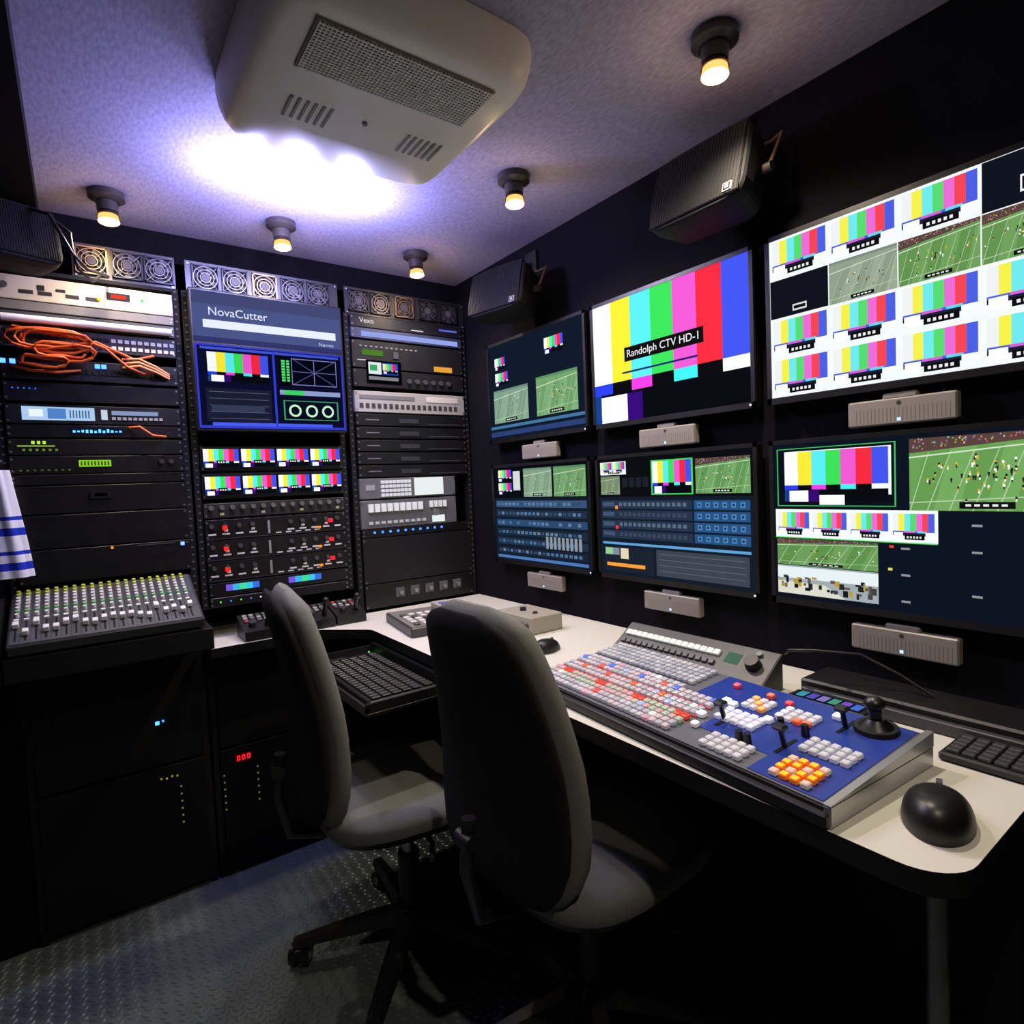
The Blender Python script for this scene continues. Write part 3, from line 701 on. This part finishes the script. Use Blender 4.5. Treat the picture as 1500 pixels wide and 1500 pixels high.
b.cyl((1.235,.82,1.948),(1.290,.82,1.985),.009,.009,C(50,48,46),PG); b.box(1.288,1.2985,.79,.85,1.95,2.03,C(30,30,30),PM)
b.cyl((1.21,1.61,1.927),(1.290,1.61,1.96),.009,.009,C(50,48,46),PG); b.box(1.288,1.2985,1.58,1.64,1.93,2.0,C(30,30,30),PM)
b.obj('speaker_brackets')
sp=speaker((-.10,1.93,1.872),math.radians(20),math.radians(-14),.17,.15,.12,False)
b=MB(); b.M=Matrix.Translation((.10,-1.93,-1.872))
b.tube([(-.06,1.90,1.95),(-.02,1.86,1.93),(.0,1.84,1.88),(.02,1.85,1.84),(.05,1.90,1.82),(.09,1.97,1.835),(.10,2.03,1.85)],.004,C(30,30,30),PG)
b.tube([(-.03,1.92,1.955),(.02,1.88,1.90),(.02,1.86,1.86),(.03,1.87,1.81),(.06,1.93,1.80),(.08,2.0,1.84)],.0035,C(36,34,32),PG)
b.obj('leads',sp)
# ---------------- production switcher ----------------
e=empty('production_switcher',(.732,.368,DZ)); e.rotation_euler=(0,0,math.radians(-3.5))
L,Dp=.66,.270
b=MB(); tl=math.atan2(.022,Dp)
vs=[(0,0,.002),(Dp,0,.002),(Dp,0,.046),(0,0,.024),(0,L,.002),(Dp,L,.002),(Dp,L,.046),(0,L,.024)]
b.raw(vs,[(0,1,2,3),(5,4,7,6),(0,3,7,4),(1,5,6,2),(3,2,6,7),(0,4,5,1)],C(38,38,42),PG)
b.box(-.004,Dp+.004,-.010,0,.0,.030,C(190,190,193),PT,.002)
b.raw([(-.004,-.010,.03),(Dp+.004,-.010,.03),(Dp+.004,0,.03),(-.004,0,.03),(-.004,-.010,.031),(Dp+.004,-.010,.052),(Dp+.004,0,.052),(-.004,0,.031)],[(0,1,5,4),(2,3,7,6),(4,5,6,7),(1,2,6,5),(0,4,7,3)],C(190,190,193),PT)
b.box(-.012,0,-.008,L,.002,.020,C(30,30,33),PG,.002)
Mt=Matrix.Translation((0,0,.024))@Matrix.Rotation(-tl,4,'Y')
b.M=Mt
b.box(.004,Dp-.003,.004,L-.004,0,.002,C(100,102,112),PG)
b.box(.008,Dp-.006,.006,.118,.002,.003,C(30,56,150),PG)
b.box(.060,Dp-.006,.118,.25,.002,.003,C(30,56,150),PG)
b.box(.15,Dp-.006,.25,.34,.002,.003,C(30,56,150),PG)
def key(x,y,col=(210,212,215),g=None,w=.0118,h=.0122):
    b.box(x,x+w,y,y+h,.003,.011,C(*col),PC,.0015)
    if g: b.box(x+.0015,x+w-.0015,y+.0015,y+h-.0015,.0105,.0115,C(*col,g),PE)
rr=random.Random(5)
for row in range(9):
    x=.012+row*.0165+(.006 if row>=4 else 0)+(.006 if row>=6 else 0)
    for k in range(25):
        y=.275+k*.0150
        if row>=8 and k<6: continue
        c=rr.choice([(200,200,208),(180,182,192),(205,190,198)]); g=None
        if row in (2,3): c=rr.choice([(205,172,175),(180,196,178)])
        if row==3 and k%7<2: c,g=(255,90,70),.9
        if row==5 and k%5==1: c,g=(255,130,80),.9
        if row==7 and k%6==0: c,g=(110,140,255),1.0
        if rr.random()<.10: c,g=rr.choice([(255,200,215),(255,110,100),(255,255,255),(235,180,200),(200,210,255)]),.95
        key(x,y,c,g)
for xx in (.078,.118): b.box(xx+.003,xx+.005,.27,.65,.003,.0045,C(230,60,60),PG)
b.box(.045-.0015,.045,.27,.65,.003,.0045,C(60,170,110),PG)
for row in range(5):
    for k in range(19): key(.184+row*.0162,.365+k*.0150,rr.choice([(190,192,198),(165,170,182)]),None)
for i in range(3):
    for j in range(5): key(.012+i*.0155,.135+j*.0155,(210,210,216))
for i in range(4):
    for j in range(4):
        og=(i+j)%3!=0 and not (i==0 and j==3)
        key(.014+i*.0155,.03+j*.0155,(255,130,30) if og else (225,200,180),3.4 if og else None)
for i in range(3):
    for j in range(5): key(.098+i*.0155,.022+j*.0155,(205,207,214),None)
for i in range(3):
    for j in range(5): key(.10+i*.0155,.175+j*.0155,(240,240,255),2.0 if (i+j)%3==0 else None)
for i in range(3):
    for j in range(4): key(.165+i*.0155,.12+j*.0155,(255,110,70) if i==0 and j<2 else (220,220,228),2.0 if (i==0 and j<2) or j==3 else None)
for i in range(3):
    for j in range(3): key(.165+i*.0155,.20+j*.0155,(255,170,90) if i==j else (220,222,230),2.0 if i==j else None)
for (x,y) in ((.150,.245),(.155,.262),(.085,.26),(.14,.17),(.222,.10)): key(x,y,(240,245,255),8.0,.014,.014)
key(.215,.18,(255,60,60),4); key(.05,.245,(255,240,235),6); key(.222,.22,(255,90,60),4); key(.222,.29,(255,70,80),4)
for (x,y) in ((.075,.115),(.085,.23),(.19,.085)):
    b.box(x-.004,x+.05,y-.003,y+.003,.003,.004,C(8,8,8))
    b.cyl((x+.02,y,.002),(x+.012,y,.036),.004,.004,C(20,20,22),PG,12); b.box(x+.003,x+.021,y-.010,y+.010,.033,.041,C(28,28,30),PG,.003)
for (x,y) in ((.062,.155),(.062,.170),(.14,.15),(.145,.112)): b.cyl((x,y,.003),(x,y,.022),.0065,.0055,C(14,14,16),PG,14)
b.cyl((.232,.05,.002),(.232,.05,.010),.032,.030,C(22,22,24),PG,28); b.cyl((.232,.05,.01),(.232,.05,.022),.024,.012,C(14,14,15),PG,24)
b.cyl((.232,.05,.022),(.234,.052,.038),.008,.011,C(22,22,24),PG,16); b.ball((.234,.052,.044),.015,.015,.012,C(20,20,22),PG)
b.obj('control_surface',e)
# ---------------- router control panel ----------------
e=empty('router_panel',(1.058,.655,DZ)); b=MB()
L2,D2=.41,.085; z0,z1=.018,.074
b.raw([(0,0,.001),(D2,0,.001),(D2,0,z1),(0,0,z0),(0,L2,.001),(D2,L2,.001),(D2,L2,z1),(0,L2,z0)],[(0,1,2,3),(5,4,7,6),(0,3,7,4),(1,5,6,2),(3,2,6,7),(0,4,5,1)],C(30,30,33),PG)
b.M=Matrix.Translation((0,0,z0))@Matrix.Rotation(-math.atan2(z1-z0,D2),4,'Y')
b.box(.002,.099,.002,L2-.002,0,.0015,C(60,62,66),PG)
for k in range(16):
    b.box(.058,.073,.125+k*.0172,.139+k*.0172,.0015,.008,C(245,247,240),PC,.001); b.box(.0595,.0715,.1265+k*.0172,.1375+k*.0172,.0078,.0084,C(255,255,245,1.1),PE)
for k in range(16): b.box(.032,.044,.125+k*.0172,.138+k*.0172,.0015,.007,C(80,82,88),PG,.001)
for k in range(5): b.box(.008,.018,.12+k*.052,.145+k*.052,.0015,.004,C(150,150,155),PG)
b.box(.048,.076,.075,.108,.0015,.003,C(90,130,105,.7),PE); b.cyl((.055,.040,.0015),(.055,.040,.020),.017,.015,C(30,30,32),PG,24)
b.cyl((.085,.04,.0015),(.085,.04,.008),.006,.006,C(120,120,120),PG,12)
b.obj('panel_body',e)
b=MB(); b.box(1.055,1.10,.46,.60,DZ+.001,DZ+.028,C(26,26,30),PG,.003)
b.box(1.059,1.096,.47,.59,DZ+.028,DZ+.029,C(20,20,40),PE)
for k in range(6): b.box(1.064,1.091,.474+k*.0195,.488+k*.0195,DZ+.029,DZ+.0296,C(*[(70,110,200),(130,80,200),(70,150,120),(130,120,190),(90,80,180),(60,150,160)][k]),PE)
b.obj('tally_display_box')
b=MB(); b.box(1.145,1.255,.235,.62,DZ+.001,DZ+.034,C(24,24,27),PG,.004); b.box(1.130,1.144,.24,.61,DZ+.001,DZ+.022,C(60,60,63),PG,.002); b.obj('monitor_riser')
b=MB(); b.box(1.03,1.12,.235,.345,DZ+.001,DZ+.014,C(34,34,36),PG,.003)
for i in range(5):
    for j in range(5): b.box(1.037+i*.016,1.05+i*.016,.242+j*.0195,.258+j*.0195,DZ+.014,DZ+.020,C(60,60,64),PG,.001)
b.obj('numeric_keypad')
def mouse(x,y,rot,s=1.0):
    e=empty('computer_mouse',(x,y,DZ)); e.rotation_euler=(0,0,rot); b=MB()
    R=[]
    for i in range(13):
        t=i/12*math.pi/2; k=max(.02,math.cos(t)**.62); h=math.sin(t)
        R.append([((.034*s*k)*math.cos(a),.056*s*k*math.sin(a)-.006*h*s,.001+.036*s*h-.007*s*k*h*math.sin(a)) for a in [2*math.pi*q/36 for q in range(36)]])
    b.loft(R,C(22,22,24),PG); b.cyl((-.003*s,.028*s,.029*s),(.003*s,.028*s,.029*s),.006*s,.006*s,C(60,60,62),PG,14)
    b.obj('shell',e)
mouse(.85,.285,math.radians(-75),1.15)
mouse(.98,1.22,math.radians(-70),.85)
b=MB(); b.tube([(1.13,.642,DZ+.082),(1.115,.625,DZ+.095),(1.13,.58,DZ+.10),(1.18,.52,DZ+.095),(1.20,.46,DZ+.065),(1.205,.41,DZ+.038)],.003,C(16,16,17),PG)
b.obj('desk_cable')
e=empty('intercom_station',(.90,1.68,DZ)); b=MB()
b.M=Matrix.Rotation(math.radians(-8),4,'Z')
b.box(-.12,.10,-.10,.17,.001,.03,C(60,60,62),PG,.003); b.box(-.115,.095,-.095,.165,.03,.032,C(120,118,114),PG)
for i in range(4):
    for j in range(5): b.box(-.10+i*.028,-.082+i*.028,-.08+j*.035,-.06+j*.035,.032,.038,C(215,215,210) if (i+j)%4 else C(70,70,76),PG,.001)
b.box(.03,.09,-.06,.14,.032,.055,C(170,168,162),PG,.003)
for j in range(4): b.box(.04,.07,-.05+j*.04,-.03+j*.04,.055,.058,C(70,90,200) if j%2 else C(220,220,220),PG)
b.obj('station_body',e)
e=empty('beige_interface_box',(1.10,1.45,DZ)); b=MB()
b.box(-.06,.06,-.085,.09,.001,.052,C(158,154,140),PG,.003); b.box(-.062,-.06,-.02,.06,.01,.03,C(120,115,105),PG); b.cyl((-.01,.02,.052),(-.01,.02,.062),.010,.010,C(30,30,30),PG); b.cyl((-.01,-.04,.052),(-.01,-.04,.058),.008,.007,C(60,60,60),PG)
for k in range(3): b.cyl((-.06,-.065+k*.025,.026),(-.066,-.065+k*.025,.026),.007,.007,C(60,60,60),PG,12)
b.obj('box_body',e)
def shader(x,y,rot):
    e=empty('camera_control_panel',(x,y,DZ)); e.rotation_euler=(0,0,rot); b=MB()
    w,d=.10,.115
    b.raw([(0,0,.001),(w,0,.001),(w,d,.001),(0,d,.001),(0,0,.03),(w,0,.03),(w,d,.065),(0,d,.065)],[(0,3,2,1),(4,5,6,7),(0,1,5,4),(1,2,6,5),(2,3,7,6),(3,0,4,7)],C(20,20,22),PG)
    b.M=Matrix.Translation((0,0,.03))@Matrix.Rotation(math.atan2(.035,d),4,'X')
    for i in range(4):
        for j in range(3): b.box(.012+i*.02,.025+i*.02,.06+j*.017,.072+j*.017,0,.006,C(*rr.choice([(150,150,150),(60,60,64),(150,60,50),(100,100,104)])),PG,.001)
    b.cyl((.03,.035,0),(.03,.035,.016),.012,.011,C(50,50,52),PG); b.cyl((.072,.03,0),(.074,.025,.05),.008,.006,C(16,16,18),PG); b.ball((.074,.025,.055),.011,.011,.012,C(22,22,24),PG)
    b.obj('panel',e)
shader(.375,1.93,0); shader(.555,1.93,0); shader(.662,1.93,0)
# ---------------- hanging striped towel ----------------
b=MB()
def towel_ring(z):
    t=(z-1.03)/.28; n=40; R=[]
    wx=.040-.014*t; cx_=-.158-.018*t
    for k in range(n):
        a=2*math.pi*k/n
        fold=1+.16*math.sin(5*a+2*t)+.06*math.sin(9*a)
        R.append((cx_+wx*fold*math.cos(a),2.010+.022*fold*math.sin(a),z))
    return R
zs=[1.03+.28*i/28 for i in range(29)]
for i in range(28):
    blue=i in (2,3,6,11,12,15)
    b.loft([towel_ring(zs[i]),towel_ring(zs[i+1])],C(36,56,190) if blue else C(236,238,246),PF,True,i in (0,27))
b.tube([(-.176,2.01,1.305),(-.176,2.02,1.33),(-.166,2.052,1.335)],.004,LG,PT)
b.obj('striped_towel')
# ---------------- chairs ----------------
def chair(x,y,rot):
    e=empty('task_chair',(x,y,0)); e.rotation_euler=(0,0,rot); b=MB()
    FB=C(116,118,114); SH=C(27,27,29)
    def se(cx,cy,hx,hy,z,ex=3.2,n=40):
        R=[]
        for k in range(n):
            t=2*math.pi*k/n;c,s_=math.cos(t),math.sin(t)
            xx=hx*math.copysign(abs(c)**(2/ex),c); yy=hy*math.copysign(abs(s_)**(2/ex),s_)
            zz=z-(.028*max(0,xx/hx)**3 if hx>.05 else 0)
            R.append((cx+xx,cy+yy,zz))
        return R
    b.loft([se(0,0,.20,.19,.405),se(0,0,.222,.215,.415),se(0,0,.232,.228,.435)],SH,PG)
    b.loft([se(0,0,.232,.228,.435),se(0,0,.238,.234,.455),se(0,0,.232,.227,.474),se(0,0,.205,.20,.487),se(0,0,.15,.145,.490),se(0,0,.06,.05,.487)],FB,PF)
    def ring(t,w,th,off,n=32):
        z=.452+.548*t; cx=-.242-.040*t+.026*math.sin(t*math.pi*1.1)+off
        R=[]
        for k in range(n):
            a=2*math.pi*k/n;c,s_=math.cos(a),math.sin(a)
            yy=w*math.copysign(abs(s_)**.6,s_); xx=th*math.copysign(abs(c)**.75,c)
            xx+= .030*(yy/.23)**2
            R.append((cx+xx,yy,z))
        return R
    def hw(t):
        pts=[(0,.10),(.03,.155),(.08,.182),(.18,.202),(.32,.208),(.5,.200),(.7,.180),(.85,.160),(.93,.140),(.975,.110),(1.0,.06)]
        for (a,wa),(c,wc) in zip(pts,pts[1:]):
            if t<=c: return wa+(wc-wa)*(t-a)/(c-a)
        return .06
    ts=[0,.015,.03,.06,.1,.18,.28,.4,.5,.6,.7,.8,.87,.93,.96,.98,.992,1.0]
    b.loft([ring(t,hw(t),.034*min(1,math.sqrt(max(.02,min(t,1-t)*14))),.018) for t in ts],FB,PF)
    b.loft([ring(t*.97+.012,hw(t)*.965,.020*min(1,math.sqrt(max(.02,min(t,1-t)*14))),-.018) for t in ts],SH,PF)
    b.tube([(-.05,0,.39),(-.20,0,.375),(-.285,0,.40),(-.310,0,.50),(-.300,0,.60)],.014,SH,PG,10)
    b.cyl((-.308,-.022,.56),(-.308,.022,.56),.016,.016,C(30,30,32),PG)
    b.box(-.11,.08,-.09,.09,.375,.405,SH,PG,.006)
    b.tube([(0,-.08,.39),(0,-.2,.385),(-.02,-.25,.38)],.006,SH,PG); b.tube([(-.06,.08,.39),(-.06,.19,.385),(-.06,.24,.375)],.006,SH,PG)
    b.cyl((0,0,.38),(0,0,.24),.016,.016,LG,PT); b.cyl((0,0,.26),(0,0,.09),.028,.030,SH,PG)
    b.cyl((0,0,.07),(0,0,.125),.045,.038,SH,PG)
    for k in range(5):
        a=2*math.pi*k/5+.35; c,s_=math.cos(a),math.sin(a)
        R=[]
        for t,w,h,z in ((.03,.028,.030,.098),(.12,.024,.024,.092),(.24,.020,.016,.078),(.30,.018,.012,.070)):
            R.append([(t*c-w*s_*p,t*s_+w*c*p,z+h*q) for p,q in ((-1,-.6),(1,-.6),(.6,.6),(-.6,.6))])
        b.loft(R,C(34,34,36),PG,False)
        px,py=.29*c,.29*s_; b.cyl((px,py,.07),(px,py,.045),.008,.008,GR,PT,10)
        wa=a+.9+k; wc,ws=math.cos(wa),math.sin(wa)
        for sd in (-1,1):
            q0=Vector((px-.015*ws,py+.015*wc,.0265)); ax_=Vector((wc,ws,0))
            b.cyl(q0+ax_*(sd*.007),q0+ax_*(sd*.024),.026,.026,C(22,22,23),PG,20); b.cyl(q0+ax_*(sd*.024),q0+ax_*(sd*.026),.012,.012,C(130,130,130),PG,12)
        b.box(px-.012,px+.012,py-.012,py+.012,.04,.056,C(16,16,17),PG,.003)
    b.obj('seat_back_and_base',e); return e
chair(.845,.945,math.radians(2)); chair(.640,1.42,math.radians(-8))
# ---------------- world ----------------
w=bpy.data.worlds.new('dim_ambient'); scene.world=w; w.use_nodes=True
w.node_tree.nodes['Background'].inputs[0].default_value=(.02,.02,.03,1); w.node_tree.nodes['Background'].inputs[1].default_value=.3
# ---------------- camera ----------------
f=868.0
d1=Vector((-630,15,-f)).normalized(); d2=Vector((1198,95,-f)); d2=(d2-d1*d2.dot(d1)).normalized(); up=d2.cross(d1)
M3=Matrix((d2,d1,up)).to_4x4()
cd=bpy.data.cameras.new('camera'); cam=bpy.data.objects.new('camera',cd); scene.collection.objects.link(cam)
cd.sensor_width=36; cd.lens=f/1500*36; cd.clip_start=.01
cam.matrix_world=Matrix.Translation((0,0,CZ))@M3
scene.camera=cam
scene.view_settings.view_transform='Standard'; scene.view_settings.exposure=0
